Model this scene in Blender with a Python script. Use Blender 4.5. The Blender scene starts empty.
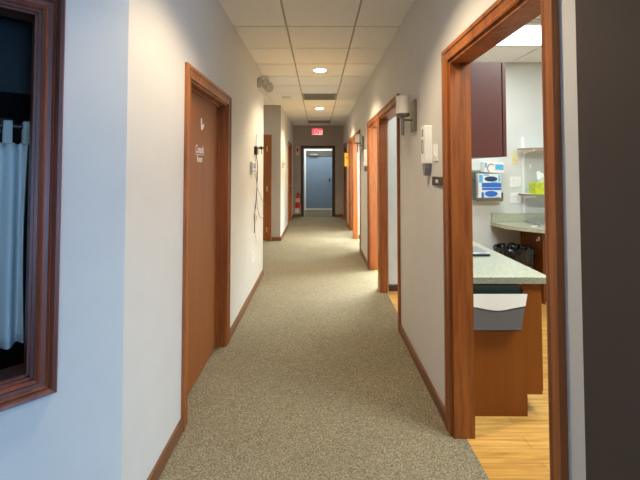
import bpy, bmesh, math, random
from mathutils import Vector, Matrix

C = bpy.context.scene.collection
SC = bpy.context.scene
R = math.radians
random.seed(7)

# ------------------------------------------------------------------ main dimensions (metres)
EYE = 1.445
XL, XR = -0.755, 0.725          # corridor wall faces
XI = 0.825                      # inner face of the right-hand corridor wall
YL, YRC = 1.485, 1.053          # corners where the corridor opens into the lobby
YE = 11.3                       # end wall
ZC = 2.72                       # ceiling
XO = 3.6                        # outer wall

# ------------------------------------------------------------------ camera
cam = bpy.data.cameras.new('camera')
cam.sensor_fit = 'HORIZONTAL'
cam.sensor_width = 36.0
cam.lens = 378.0 / 640.0 * 36.0
cam.shift_x = 1.5 / 640.0
cam.shift_y = -(240.0 - 155.46) / 640.0
cam.clip_start = 0.02
co = bpy.data.objects.new('camera', cam)
C.objects.link(co)
co.location = (0, 0, EYE)
co.rotation_euler = (R(90 + 1.9), 0, 0)
SC.camera = co

# ------------------------------------------------------------------ world, exposure, lights
w = bpy.data.worlds.new('world')
SC.world = w
w.use_nodes = True
w.node_tree.nodes['Background'].inputs[0].default_value = (0.62, 0.76, 1.0, 1)
w.node_tree.nodes['Background'].inputs[1].default_value = 1.0
SC.view_settings.view_transform = 'Standard'
SC.view_settings.look = 'None'
SC.view_settings.gamma = 1.0
SC.view_settings.use_curve_mapping = False
SC.view_settings.exposure = 0.97


def area(name, loc, rot, sx, sy, watts, col):
    l = bpy.data.lights.new(name, 'AREA')
    l.shape = 'RECTANGLE'
    l.size, l.size_y, l.energy, l.color = sx, sy, watts, col
    o = bpy.data.objects.new(name, l)
    C.objects.link(o)
    o.location = loc
    o.rotation_euler = rot
    return o


def spot(name, loc, watts, col, ang=130, blend=0.5, rad=0.06):
    l = bpy.data.lights.new(name, 'SPOT')
    l.energy, l.color, l.spot_size, l.spot_blend, l.shadow_soft_size = watts, col, R(ang), blend, rad
    o = bpy.data.objects.new(name, l)
    C.objects.link(o)
    o.location = loc
    return o


WARM = (1.0, 0.79, 0.51)
COOL = (0.90, 1.0, 0.98)
DAY = (0.20, 0.52, 1.0)
# daylight through the lobby window
area('window_daylight', (XO - 0.01, -3.55, 0.85), (0, R(90), 0), 1.3, 1.25, 124, DAY)
# recessed downlights
spot('downlight_lamp', (0.02, 1.75, ZC - 0.025), 64, WARM)
spot('downlight_lamp', (0.02, 4.85, ZC - 0.025), 85, WARM)
spot('downlight_lamp', (0.02, 8.0, ZC - 0.025), 105, WARM)
# ceiling fittings of the rooms that open off the corridor, then a lobby fill
area('room_and_fill_lamp', (1.70, 3.59, ZC - 0.03), (0, 0, 0), 1.15, 0.55, 10, COOL)
area('room_and_fill_lamp', (2.0, 1.3, ZC - 0.03), (0, 0, 0), 1.15, 0.55, 42, COOL)
area('room_and_fill_lamp', (1.6, 5.75, ZC - 0.03), (0, 0, 0), 1.15, 0.55, 140, COOL)
area('room_and_fill_lamp', (1.9, 7.45, ZC - 0.03), (0, 0, 0), 1.15, 0.55, 70, COOL)
area('room_and_fill_lamp', (1.7, 9.2, ZC - 0.03), (0, 0, 0), 1.15, 0.55, 95, COOL)
area('room_and_fill_lamp', (-2.0, 6.3, ZC - 0.03), (0, 0, 0), 1.15, 0.55, 6, (1, 0.88, 0.74))
area('room_and_fill_lamp', (0.0, 12.2, ZC - 0.03), (0, 0, 0), 0.6, 0.6, 16, COOL)
area('room_and_fill_lamp', (0.3, -2.2, ZC - 0.03), (0, 0, 0), 1.15, 0.55, 14, (1, 0.84, 0.62))  # unseen warm fill in the lobby, added to lift the near ceiling

# ------------------------------------------------------------------ materials


def _mat(name):
    m = bpy.data.materials.new(name)
    m.use_nodes = True
    nt = m.node_tree
    return m, nt, nt.nodes['Principled BSDF']


def N(nt, t, **kw):
    n = nt.nodes.new(t)
    for k, v in kw.items():
        if k.startswith('i_'):
            n.inputs[k[2:]].default_value = v
        else:
            setattr(n, k, v)
    return n


def flat(name, col, rough=0.5, metal=0.0, noise=0.0, scale=30.0, spec=0.5, coat=0.0):
    m, nt, p = _mat(name)
    p.inputs['Roughness'].default_value = rough
    p.inputs['Metallic'].default_value = metal
    p.inputs['Specular IOR Level'].default_value = spec
    p.inputs['Coat Weight'].default_value = coat
    tc = N(nt, 'ShaderNodeTexCoord')
    nz = N(nt, 'ShaderNodeTexNoise', i_Scale=scale, i_Detail=3.0)
    nt.links.new(tc.outputs['Object'], nz.inputs['Vector'])
    rp = N(nt, 'ShaderNodeValToRGB')
    k = max(noise, 0.02)
    rp.color_ramp.elements[0].position = 0.3
    rp.color_ramp.elements[1].position = 0.7
    rp.color_ramp.elements[0].color = [c * (1 - k) for c in col] + [1]
    rp.color_ramp.elements[1].color = [min(1, c * (1 + k)) for c in col] + [1]
    nt.links.new(nz.outputs['Fac'], rp.inputs['Fac'])
    nt.links.new(rp.outputs['Color'], p.inputs['Base Color'])
    return m


def paint(name, col):
    m = flat(name, col, rough=0.62, noise=0.015, scale=6, spec=0.25)
    nt = m.node_tree
    p = nt.nodes['Principled BSDF']
    tc = N(nt, 'ShaderNodeTexCoord')
    nz = N(nt, 'ShaderNodeTexNoise', i_Scale=220.0, i_Detail=2.0)
    b = N(nt, 'ShaderNodeBump', i_Strength=0.06, i_Distance=0.002)
    nt.links.new(tc.outputs['Object'], nz.inputs['Vector'])
    nt.links.new(nz.outputs['Fac'], b.inputs['Height'])
    nt.links.new(b.outputs['Normal'], p.inputs['Normal'])
    return m


def wood(name, dark, light, axis='Z', rough=0.33, s=1.0, coat=0.15):
    """stained wood with the grain along one axis"""
    m, nt, p = _mat(name)
    p.inputs['Roughness'].default_value = rough
    p.inputs['Coat Weight'].default_value = coat
    p.inputs['Coat Roughness'].default_value = 0.25
    tc = N(nt, 'ShaderNodeTexCoord')
    mp = N(nt, 'ShaderNodeMapping')
    sc = {'X': (2.2, 34, 34), 'Y': (34, 2.2, 34), 'Z': (34, 34, 2.2)}[axis]
    mp.inputs['Scale'].default_value = [k * s for k in sc]
    nz = N(nt, 'ShaderNodeTexNoise', i_Scale=1.0, i_Detail=6.0, i_Roughness=0.62, i_Distortion=0.6)
    mp2 = N(nt, 'ShaderNodeMapping')
    mp2.inputs['Scale'].default_value = [k * s * 0.16 for k in sc]
    nz2 = N(nt, 'ShaderNodeTexNoise', i_Scale=1.0, i_Detail=3.0, i_Distortion=0.8)
    mx = N(nt, 'ShaderNodeMix', data_type='FLOAT')
    mx.inputs[0].default_value = 0.5
    nt.links.new(tc.outputs['Object'], mp.inputs['Vector'])
    nt.links.new(mp.outputs['Vector'], nz.inputs['Vector'])
    nt.links.new(tc.outputs['Object'], mp2.inputs['Vector'])
    nt.links.new(mp2.outputs['Vector'], nz2.inputs['Vector'])
    nt.links.new(nz.outputs['Fac'], mx.inputs[2])
    nt.links.new(nz2.outputs['Fac'], mx.inputs[3])
    rp = N(nt, 'ShaderNodeValToRGB')
    rp.color_ramp.elements[0].position = 0.36
    rp.color_ramp.elements[1].position = 0.66
    rp.color_ramp.elements[0].color = list(dark) + [1]
    rp.color_ramp.elements[1].color = list(light) + [1]
    nt.links.new(mx.outputs[0], rp.inputs['Fac'])
    nt.links.new(rp.outputs['Color'], p.inputs['Base Color'])
    return m


def carpet_mat(name, c0, c1, c2):
    m, nt, p = _mat(name)
    p.inputs['Roughness'].default_value = 0.95
    p.inputs['Specular IOR Level'].default_value = 0.1
    tc = N(nt, 'ShaderNodeTexCoord')
    vo = N(nt, 'ShaderNodeTexVoronoi', i_Scale=230.0)
    nz = N(nt, 'ShaderNodeTexNoise', i_Scale=2.2, i_Detail=3.0)
    sep = N(nt, 'ShaderNodeSeparateColor')
    rp = N(nt, 'ShaderNodeValToRGB')
    e = rp.color_ramp.elements
    e[0].position, e[1].position = 0.0, 1.0
    e[0].color, e[1].color = list(c0) + [1], list(c2) + [1]
    x = e.new(0.55)
    x.color = list(c1) + [1]
    hs = N(nt, 'ShaderNodeHueSaturation')
    ma = N(nt, 'ShaderNodeMapRange')
    ma.inputs['To Min'].default_value, ma.inputs['To Max'].default_value = 0.86, 1.14
    nt.links.new(tc.outputs['Object'], vo.inputs['Vector'])
    nt.links.new(tc.outputs['Object'], nz.inputs['Vector'])
    nt.links.new(vo.outputs['Color'], sep.inputs['Color'])
    nt.links.new(sep.outputs[0], rp.inputs['Fac'])
    nt.links.new(rp.outputs['Color'], hs.inputs['Color'])
    nt.links.new(nz.outputs['Fac'], ma.inputs['Value'])
    nt.links.new(ma.outputs['Result'], hs.inputs['Value'])
    nt.links.new(hs.outputs['Color'], p.inputs['Base Color'])
    b = N(nt, 'ShaderNodeBump', i_Strength=0.5, i_Distance=0.004)
    nt.links.new(vo.outputs['Distance'], b.inputs['Height'])
    b.invert = True
    nt.links.new(b.outputs['Normal'], p.inputs['Normal'])
    return m


def plank_mat(name):
    m, nt, p = _mat(name)
    p.inputs['Roughness'].default_value = 0.32
    tc = N(nt, 'ShaderNodeTexCoord')
    br = N(nt, 'ShaderNodeTexBrick', i_Scale=1.0)
    br.inputs['Brick Width'].default_value = 1.1
    br.inputs['Row Height'].default_value = 0.095
    br.inputs['Mortar Size'].default_value = 0.0012
    br.inputs['Color1'].default_value = (0.62, 0.34, 0.085, 1)
    br.inputs['Color2'].default_value = (0.78, 0.46, 0.13, 1)
    br.inputs['Mortar'].default_value = (0.30, 0.15, 0.05, 1)
    mp = N(nt, 'ShaderNodeMapping')
    mp.inputs['Scale'].default_value = (3, 45, 1)
    nz = N(nt, 'ShaderNodeTexNoise', i_Scale=1.0, i_Detail=5.0, i_Distortion=0.7)
    mx = N(nt, 'ShaderNodeMix', data_type='RGBA', blend_type='MULTIPLY')
    mx.inputs[0].default_value = 0.75
    rp = N(nt, 'ShaderNodeValToRGB')
    rp.color_ramp.elements[0].position, rp.color_ramp.elements[1].position = 0.3, 0.62
    rp.color_ramp.elements[0].color = (0.55, 0.42, 0.28, 1)
    rp.color_ramp.elements[1].color = (1, 1, 1, 1)
    nt.links.new(tc.outputs['Object'], br.inputs['Vector'])
    nt.links.new(tc.outputs['Object'], mp.inputs['Vector'])
    nt.links.new(mp.outputs['Vector'], nz.inputs['Vector'])
    nt.links.new(nz.outputs['Fac'], rp.inputs['Fac'])
    nt.links.new(br.outputs['Color'], mx.inputs[6])
    nt.links.new(rp.outputs['Color'], mx.inputs[7])
    nt.links.new(mx.outputs[2], p.inputs['Base Color'])
    return m


def speckle(name, base, dark, light, scale=160, rough=0.25):
    m, nt, p = _mat(name)
    p.inputs['Roughness'].default_value = rough
    tc = N(nt, 'ShaderNodeTexCoord')
    vo = N(nt, 'ShaderNodeTexVoronoi', i_Scale=float(scale))
    sep = N(nt, 'ShaderNodeSeparateColor')
    rp = N(nt, 'ShaderNodeValToRGB')
    e = rp.color_ramp.elements
    e[0].position, e[1].position = 0.10, 0.92
    e[0].color, e[1].color = list(dark) + [1], list(light) + [1]
    a = e.new(0.28)
    a.color = list(base) + [1]
    b = e.new(0.75)
    b.color = list(base) + [1]
    nt.links.new(tc.outputs['Object'], vo.inputs['Vector'])
    nt.links.new(vo.outputs['Color'], sep.inputs['Color'])
    nt.links.new(sep.outputs[1], rp.inputs['Fac'])
    nt.links.new(rp.outputs['Color'], p.inputs['Base Color'])
    return m


def emit(name, col, s):
    m, nt, p = _mat(name)
    p.inputs['Base Color'].default_value = list(col) + [1]
    p.inputs['Emission Color'].default_value = list(col) + [1]
    p.inputs['Emission Strength'].default_value = s
    return m


def clear(name, tint=(1, 1, 1), gloss=0.12, rough=0.02):
    """thin clear pane: see-through with a surface reflection that grows at grazing angles"""
    m = bpy.data.materials.new(name)
    m.use_nodes = True
    nt = m.node_tree
    nt.nodes.clear()
    o = N(nt, 'ShaderNodeOutputMaterial')
    t = N(nt, 'ShaderNodeBsdfTransparent')
    t.inputs[0].default_value = list(tint) + [1]
    g = N(nt, 'ShaderNodeBsdfGlossy', i_Roughness=rough)
    f = N(nt, 'ShaderNodeFresnel', i_IOR=1.45)
    ma = N(nt, 'ShaderNodeMath', operation='ADD')
    ma.inputs[1].default_value = gloss - 0.04
    mx = N(nt, 'ShaderNodeMixShader')
    nt.links.new(f.outputs[0], ma.inputs[0])
    nt.links.new(ma.outputs[0], mx.inputs[0])
    nt.links.new(t.outputs[0], mx.inputs[1])
    nt.links.new(g.outputs[0], mx.inputs[2])
    nt.links.new(mx.outputs[0], o.inputs[0])
    return m


M = {}
M['wall'] = paint('wall_paint', (0.645, 0.63, 0.605))
M['room'] = paint('room_paint', (0.68, 0.70, 0.68))
M['shaded_wall'] = paint('shaded_wall_paint', (0.105, 0.072, 0.052))  # wall paint darkened, shade put into the colour
M['taupe'] = paint('taupe_paint', (0.47, 0.42, 0.375))
M['tile'] = speckle('ceiling_tile', (0.86, 0.845, 0.81), (0.74, 0.725, 0.69), (0.89, 0.875, 0.84), 260, 0.9)
M['grid'] = flat('grid_metal', (0.42, 0.38, 0.32), 0.5)
M['carpet'] = carpet_mat('carpet_pile', (0.125, 0.105, 0.070), (0.225, 0.195, 0.135), (0.36, 0.315, 0.225))
M['plank'] = plank_mat('plank_floor')
M['casing'] = wood('casing_wood', (0.17, 0.041, 0.008), (0.44, 0.140, 0.030), 'Z', 0.42, 1.0, 0.05)
M['casing_y'] = wood('casing_wood_y', (0.16, 0.042, 0.011), (0.29, 0.090, 0.026), 'Y')
M['door'] = wood('door_wood', (0.25, 0.074, 0.013), (0.32, 0.102, 0.022), 'Z', 0.55, 0.7, 0.0)
M['base_wood'] = wood('base_wood', (0.13, 0.050, 0.020), (0.22, 0.092, 0.040), 'Y', 0.45)
M['frame'] = wood('window_wood', (0.060, 0.010, 0.004), (0.26, 0.062, 0.026), 'Z', 0.42, 1.0, 0.0)
M['frame_h'] = wood('window_wood_h', (0.085, 0.018, 0.008), (0.24, 0.075, 0.03), 'X', 0.3)
M['panel'] = wood('panel_wood', (0.19, 0.046, 0.003), (0.23, 0.060, 0.004), 'Z', 0.42, 0.5, 0.05)
M['dark_frame'] = wood('dark_frame_wood', (0.050, 0.018, 0.012), (0.095, 0.035, 0.022), 'Z', 0.4)
M['maroon'] = flat('maroon_laminate', (0.105, 0.034, 0.029), 0.35, noise=0.05)
M['red_wood'] = wood('red_wood', (0.15, 0.022, 0.010), (0.21, 0.036, 0.016), 'Z', 0.4)
M['granite'] = speckle('granite', (0.48, 0.485, 0.37), (0.33, 0.335, 0.25), (0.62, 0.63, 0.50), 260, 0.22)
M['edge'] = speckle('granite_edge', (0.27, 0.28, 0.22), (0.18, 0.18, 0.15), (0.38, 0.38, 0.31), 260, 0.4)
M['white'] = flat('white_plastic', (0.90, 0.90, 0.89), 0.4)
M['offwhite'] = flat('offwhite_plastic', (0.72, 0.68, 0.58), 0.4)
M['almond'] = flat('almond_plastic', (0.78, 0.68, 0.38), 0.4)
M['grey'] = flat('grey_plastic', (0.22, 0.22, 0.23), 0.45)
M['black'] = flat('black_plastic', (0.012, 0.012, 0.013), 0.3)
M['nickel'] = flat('brushed_nickel', (0.27, 0.245, 0.205), 0.3, 1.0)
M['chrome'] = flat('bright_reflector', (0.95, 0.92, 0.84), 0.2, 0.15)
M['brass'] = flat('brass', (0.75, 0.55, 0.25), 0.3, 1.0)
M['red'] = flat('red_paint', (0.80, 0.03, 0.03), 0.3)
M['blue_door'] = flat('blue_grey_door_paint', (0.17, 0.22, 0.30), 0.45, noise=0.04, scale=3)
M['header'] = flat('header_bronze', (0.085, 0.078, 0.062), 0.5)
M['folder'] = flat('dark_green_folder', (0.012, 0.028, 0.024), 0.5)
M['shelf_edge'] = wood('shelf_edge_wood', (0.26, 0.17, 0.11), (0.36, 0.25, 0.17), 'X', 0.5)
M['mat'] = flat('brown_mat', (0.14, 0.10, 0.06), 0.95, noise=0.3, scale=120)
M['fabric'] = flat('curtain_fabric', (0.66, 0.62, 0.57), 0.9, noise=0.06, scale=300)
M['tab'] = flat('curtain_tab_fabric', (0.50, 0.47, 0.40), 0.9, noise=0.08, scale=200)
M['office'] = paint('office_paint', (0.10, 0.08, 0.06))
M['dark_block'] = paint('dark_block_paint', (0.012, 0.012, 0.014))  # near black, stands in for the darkness of the upper office
M['shade'] = flat('frosted_shade', (0.80, 0.75, 0.66), 0.45)
M['yellow'] = flat('yellow_sign', (0.85, 0.52, 0.06), 0.5)
M['lens'] = emit('lamp_lens', (1.0, 0.86, 0.66), 14)
M['troffer'] = emit('fluorescent_diffuser', (0.96, 0.98, 1.0), 2.0)
M['exit_face'] = emit('exit_face', (0.85, 0.62, 0.60), 0.55)
M['exit_red'] = emit('exit_red', (0.80, 0.01, 0.03), 1.0)
M['pane'] = clear('window_pane', (0.95, 0.97, 0.98), 0.008)
M['clear'] = clear('clear_cover', (0.93, 0.93, 0.92), 0.14)
M['pocket'] = flat('pocket_plastic', (0.12, 0.13, 0.16), 0.3)
M['blue'] = flat('blue_print', (0.02, 0.16, 0.62), 0.45, noise=0.15, scale=60)
M['cyan'] = flat('cyan_print', (0.10, 0.45, 0.78), 0.45, noise=0.2, scale=60)
M['navy'] = flat('navy_film', (0.02, 0.05, 0.14), 0.4)
M['carton'] = flat('white_carton', (0.80, 0.83, 0.84), 0.5)
M['tan'] = flat('tan_print', (0.60, 0.33, 0.14), 0.5)
M['tissue'] = flat('tissue', (0.85, 0.87, 0.88), 0.9)
M['lime'] = speckle('lime_carton', (0.55, 0.70, 0.03), (0.80, 0.62, 0.02), (0.35, 0.60, 0.10), 38, 0.5)
M['bag'] = flat('bin_liner', (0.010, 0.011, 0.012), 0.22)
M['vent'] = flat('vent_metal', (0.36, 0.33, 0.28), 0.6)
M['steel'] = flat('cool_steel', (0.55, 0.57, 0.60), 0.3, 0.9)
M['glass_bulb'] = clear('bulb_glass', (0.97, 0.96, 0.93), 0.12)

# ------------------------------------------------------------------ mesh helpers


class MB:
    def __init__(s):
        s.bm = bmesh.new()

    def _x(s, vs, mtx):
        if mtx is not None:
            bmesh.ops.transform(s.bm, matrix=mtx, verts=vs)

    def box(s, x0, x1, y0, y1, z0, z1, bev=0.0, mtx=None, seg=2):
        r = bmesh.ops.create_cube(s.bm, size=1.0)
        vs = r['verts']
        for v in vs:
            v.co = Vector(((x0 + x1) / 2 + v.co.x * (x1 - x0), (y0 + y1) / 2 + v.co.y * (y1 - y0), (z0 + z1) / 2 + v.co.z * (z1 - z0)))
        if bev > 0:
            es = list({e for v in vs for e in v.link_edges})
            g = bmesh.ops.bevel(s.bm, geom=es, offset=bev, segments=seg, profile=0.5, affect='EDGES')
            vs = list({v for f in g['faces'] for v in f.verts} | {v for v in vs if v.is_valid})
        s._x(vs, mtx)
        return s

    def lathe(s, prof, org, axis=(0, 0, 1), n=24, mtx=None):
        """prof: list of (radius, height) from bottom to top"""
        q = Vector((0, 0, 1)).rotation_difference(Vector(axis).normalized()).to_matrix()
        o = Vector(org)
        rings, vs = [], []
        for r, h in prof:
            if r < 1e-6:
                ring = [s.bm.verts.new(o + q @ Vector((0, 0, h)))]
            else:
                ring = [s.bm.verts.new(o + q @ Vector((r * math.cos(2 * math.pi * k / n), r * math.sin(2 * math.pi * k / n), h))) for k in range(n)]
            rings.append(ring)
            vs += ring
        for a, b in zip(rings, rings[1:]):
            for k in range(n):
                k2 = (k + 1) % n
                if len(a) == 1 and len(b) == 1:
                    continue
                if len(a) == 1:
                    s.bm.faces.new((a[0], b[k2], b[k]))
                elif len(b) == 1:
                    s.bm.faces.new((a[k], a[k2], b[0]))
                else:
                    s.bm.faces.new((a[k], a[k2], b[k2], b[k]))
        s._x(vs, mtx)
        return s

    def cyl(s, p0, p1, r, n=16):
        d = Vector(p1) - Vector(p0)
        L = d.length
        return s.lathe([(0, 0), (r, 0), (r, L), (0, L)], p0, d, n)

    def prism(s, pts, f):
        """pts: 2D outline; f(u, v, k) -> xyz for k = 0, 1 (the two ends)"""
        a = [s.bm.verts.new(f(u, v, 0)) for u, v in pts]
        b = [s.bm.verts.new(f(u, v, 1)) for u, v in pts]
        n = len(pts)
        s.bm.faces.new(a)
        s.bm.faces.new(b[::-1])
        for k in range(n):
            s.bm.faces.new((a[k], b[k], b[(k + 1) % n], a[(k + 1) % n]))
        return s

    def sweep(s, prof, path, f, closed=False):
        """prof: (a, b) = outward, protrusion; path(a) -> list of (u, z); f(u, z, b) -> xyz.  Mitred frame moulding."""
        cols = []
        for a, b in prof:
            cols.append([s.bm.verts.new(f(u, z, b)) for u, z in path(a)])
        n = len(cols[0])
        for i in range(len(cols)):
            c0, c1 = cols[i], cols[(i + 1) % len(cols)]
            for k in range(n if closed else n - 1):
                k2 = (k + 1) % n
                s.bm.faces.new((c0[k], c0[k2], c1[k2], c1[k]))
        if not closed:
            s.bm.faces.new([c[0] for c in cols])
            s.bm.faces.new([c[-1] for c in cols][::-1])
        return s

    def tube(s, pts, r, n=8):
        pts = [Vector(p) for p in pts]
        rings = []
        for i, p in enumerate(pts):
            d = (pts[min(i + 1, len(pts) - 1)] - pts[max(i - 1, 0)]).normalized()
            up = Vector((0, 0, 1)) if abs(d.z) < 0.9 else Vector((1, 0, 0))
            a = d.cross(up).normalized()
            b = d.cross(a)
            rings.append([s.bm.verts.new(p + r * (a * math.cos(2 * math.pi * k / n) + b * math.sin(2 * math.pi * k / n))) for k in range(n)])
        for q, t in zip(rings, rings[1:]):
            for k in range(n):
                s.bm.faces.new((q[k], q[(k + 1) % n], t[(k + 1) % n], t[k]))
        s.bm.faces.new(rings[0])
        s.bm.faces.new(rings[-1][::-1])
        return s

    def build(s, name, mat, parent=None, org=None, smooth=False):
        bm = s.bm
        bmesh.ops.recalc_face_normals(bm, faces=bm.faces)
        if parent is not None:
            o3 = wloc(parent)
        elif org is not None:
            o3 = Vector(org)
        else:
            xs = [v.co for v in bm.verts]
            lo = [min(v[k] for v in xs) for k in range(3)]
            hi = [max(v[k] for v in xs) for k in range(3)]
            o3 = Vector(((lo[0] + hi[0]) / 2, (lo[1] + hi[1]) / 2, lo[2]))
        bmesh.ops.translate(bm, vec=-o3, verts=bm.verts)
        me = bpy.data.meshes.new(name)
        bm.to_mesh(me)
        bm.free()
        if smooth:
            for p in me.polygons:
                p.use_smooth = True
            me.set_sharp_from_angle(angle=R(38))
        me.materials.append(mat if not isinstance(mat, str) else M[mat])
        o = bpy.data.objects.new(name, me)
        C.objects.link(o)
        if parent is not None:
            o.parent = parent
        else:
            o.location = o3
        return o


def wloc(o):
    v = Vector((0, 0, 0))
    while o is not None:
        v += o.location
        o = o.parent
    return v


def tag(o, label, cat, group=None, kind=None):
    o['label'] = label
    o['category'] = cat
    if group:
        o['group'] = group
    if kind:
        o['kind'] = kind
    return o


def thing(name, loc, label, cat, group=None, kind=None):
    o = bpy.data.objects.new(name, None)
    C.objects.link(o)
    o.location = loc
    o.empty_display_size = 0.1
    return tag(o, label, cat, group, kind)


def struct(mb, name, mat, label, cat):
    return tag(mb.build(name, mat), label, cat, kind='structure')


def text_mesh(name, body, mtx, size, mat, parent, sx=1.0, extrude=0.0006, offset=0.0, spacing=1.0):
    cu = bpy.data.curves.new(name, 'FONT')
    cu.body = body
    cu.size = size
    cu.align_x = 'CENTER'
    cu.align_y = 'CENTER'
    cu.extrude = extrude
    cu.offset = offset
    cu.space_character = spacing
    t = bpy.data.objects.new(name + '_src', cu)
    C.objects.link(t)
    bpy.context.view_layer.update()
    me = bpy.data.meshes.new_from_object(t.evaluated_get(bpy.context.evaluated_depsgraph_get()))
    bpy.data.objects.remove(t)
    bpy.data.curves.remove(cu)
    me.name = name
    me.transform(Matrix.Diagonal((sx, 1, 1, 1)))
    me.transform(mtx)
    me.transform(Matrix.Translation(-wloc(parent)))
    me.materials.clear()
    me.materials.append(M[mat])
    o = bpy.data.objects.new(name, me)
    C.objects.link(o)
    o.parent = parent
    return o


def basis(x, y, z, o):
    m = Matrix.Identity(4)
    for k, c in enumerate((x, y, z)):
        for r in range(3):
            m[r][k] = c[r]
    for r in range(3):
        m[r][3] = o[r]
    return m


def on_left(y, z, d=0.0):      # a frame on the left corridor wall, facing +X
    return basis((0, 1, 0), (0, 0, 1), (1, 0, 0), (XL + d, y, z))


def on_end(x, z, d=0.0):       # on the end wall, facing -Y
    return basis((1, 0, 0), (0, 0, 1), (0, -1, 0), (x, YE - d, z))


def on_right(y, z, d=0.0):     # on the right corridor wall, facing -X
    return basis((0, -1, 0), (0, 0, 1), (-1, 0, 0), (XR - d, y, z))


fl = lambda u, z, b: (XL + b, u, z)
fr = lambda u, z, b: (XR - b, u, z)
fe = lambda u, z, b: (u, YE - b, z)
S2 = math.sqrt(0.5)
M45 = Matrix.Translation((XL, YL, 0)) @ Matrix.Rotation(R(45), 4, 'Z')      # left flared wall: local -x away from the corridor, +y behind the wall
f45 = lambda u, z, b: tuple(M45 @ Vector((u, -b, z)))
M45R = Matrix.Translation((XR, YRC, 0)) @ Matrix.Rotation(R(-65), 4, 'Z')   # right flared wall: local +x away from the corridor, +y behind
CAS = [(0.0, 0.0), (0.0, 0.012), (0.010, 0.015), (0.017, 0.011), (0.044, 0.014), (0.049, 0.020), (0.068, 0.020), (0.072, 0.015), (0.072, 0.0)]
CASW = [(0.0, 0.0), (0.0, 0.012), (0.010, 0.018), (0.016, 0.012), (0.030, 0.013), (0.036, 0.019), (0.041, 0.014), (0.050, 0.022), (0.060, 0.024), (0.064, 0.018), (0.064, 0.0)]


def door_path(u0, u1, z1):
    return lambda a: [(u0 - a, 0.0), (u0 - a, z1 + a), (u1 + a, z1 + a), (u1 + a, 0.0)]


def rect_path(u0, u1, z0, z1):
    return lambda a: [(u0 - a, z0 - a), (u0 - a, z1 + a), (u1 + a, z1 + a), (u1 + a, z0 - a)]


def wall_run(mb, x0, x1, y0, y1, holes, top=ZC + 0.03):
    """a wall along Y between x0 and x1; holes = (ya, yb, z0, z1)"""
    y = y0
    for a, b, z0, z1 in sorted(holes):
        mb.box(x0, x1, y, a, 0, top)
        mb.box(x0, x1, a, b, z1, top)
        if z0 > 0:
            mb.box(x0, x1, a, b, 0, z0)
        y = b
    mb.box(x0, x1, y, y1, 0, top)
    return mb


DH = 2.04       # door opening head
DHC = 1.972      # head of the consult room door
NEAR = (1.197, 2.083)
B1, B2 = (3.44, 4.42), (4.57, 5.42)
C1, C2 = (6.60, 7.76), (7.90, 8.84)
DA = (9.73, 10.66)
DC = (2.19, 3.118)
DL = (9.41, 10.36)
XE0, XE1 = -0.455, 0.425

# ------------------------------------------------------------------ structure: floors
FC = [(-3.6, -4.4), (XO + 0.1, -4.4), (XO + 0.1, -0.31), (1.42, -0.31), (0.792, 1.03), (0.792, 13.2), (-3.6, 13.2)]
FP = [(0.792, 1.03), (1.42, -0.31), (XO + 0.1, -0.31), (XO + 0.1, 11.3), (0.792, 11.3)]
tag(MB().prism(FC, lambda u, v, k: (u, v, (-0.08, 0.0)[k])).build('floor', 'carpet', org=(0, 0, 0)),
    'beige and grey speckled loop pile carpet along the corridor', 'floor', kind='structure')
tag(MB().prism(FP, lambda u, v, k: (u, v, (-0.08, 0.0)[k])).build('floor', 'plank', org=(0, 0, 0)),
    'honey coloured wood plank floor of the side rooms', 'floor', kind='structure')

# ------------------------------------------------------------------ structure: walls
mb = wall_run(MB(), XL - 0.12, XL, YL, 5.17, [(DC[0], DC[1], 0, DHC)])
struct(mb, 'wall_left', 'wall', 'long pale left corridor wall around the consult room door', 'wall')
mb = wall_run(MB(), XL - 0.12, XL, 7.56, YE, [(DL[0], DL[1], 0, DH)])
struct(mb, 'wall_back_left', 'wall', 'far left corridor wall beyond the side passage', 'wall')
mb = MB()
mb.box(-3.0, -1.93, 7.56, 7.68, 0, ZC + 0.03).box(-1.93, -1.01, 7.56, 7.68, DH, ZC + 0.03).box(-1.01, XL - 0.12, 7.56, 7.68, 0, ZC + 0.03).box(XL - 0.12, XL - 0.001, 7.556, 7.56, 0, ZC + 0.03)
struct(mb, 'wall_passage_back', 'taupe', 'taupe wall facing the camera inside the side passage', 'wall')
mb = MB().box(-3.0, XL - 0.12, 5.05, 5.17, 0, ZC + 0.03).box(-3.12, -3.0, 5.05, 7.68, 0, ZC + 0.03)
struct(mb, 'wall_passage', 'wall', 'walls of the side passage hidden behind the left wall', 'wall')
mb = wall_run(MB(), XR, XI, YRC, YE, [(NEAR[0], NEAR[1], 0, DH), (B1[0], B2[1], 0, DH), (C1[0], C2[1], 0, DH), (DA[0], DA[1], 0, DH)])
struct(mb, 'wall_right', 'wall', 'long right corridor wall with the wood cased doorways', 'wall')
mb = MB().box(-1.0, XE0, YE, YE + 0.12, 0, ZC + 0.03).box(XE1, 1.0, YE, YE + 0.12, 0, ZC + 0.03).box(XE0, XE1, YE, YE + 0.12, DH, ZC + 0.03)
struct(mb, 'wall_end', 'taupe', 'taupe wall closing the corridor under the exit sign', 'wall')
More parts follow.
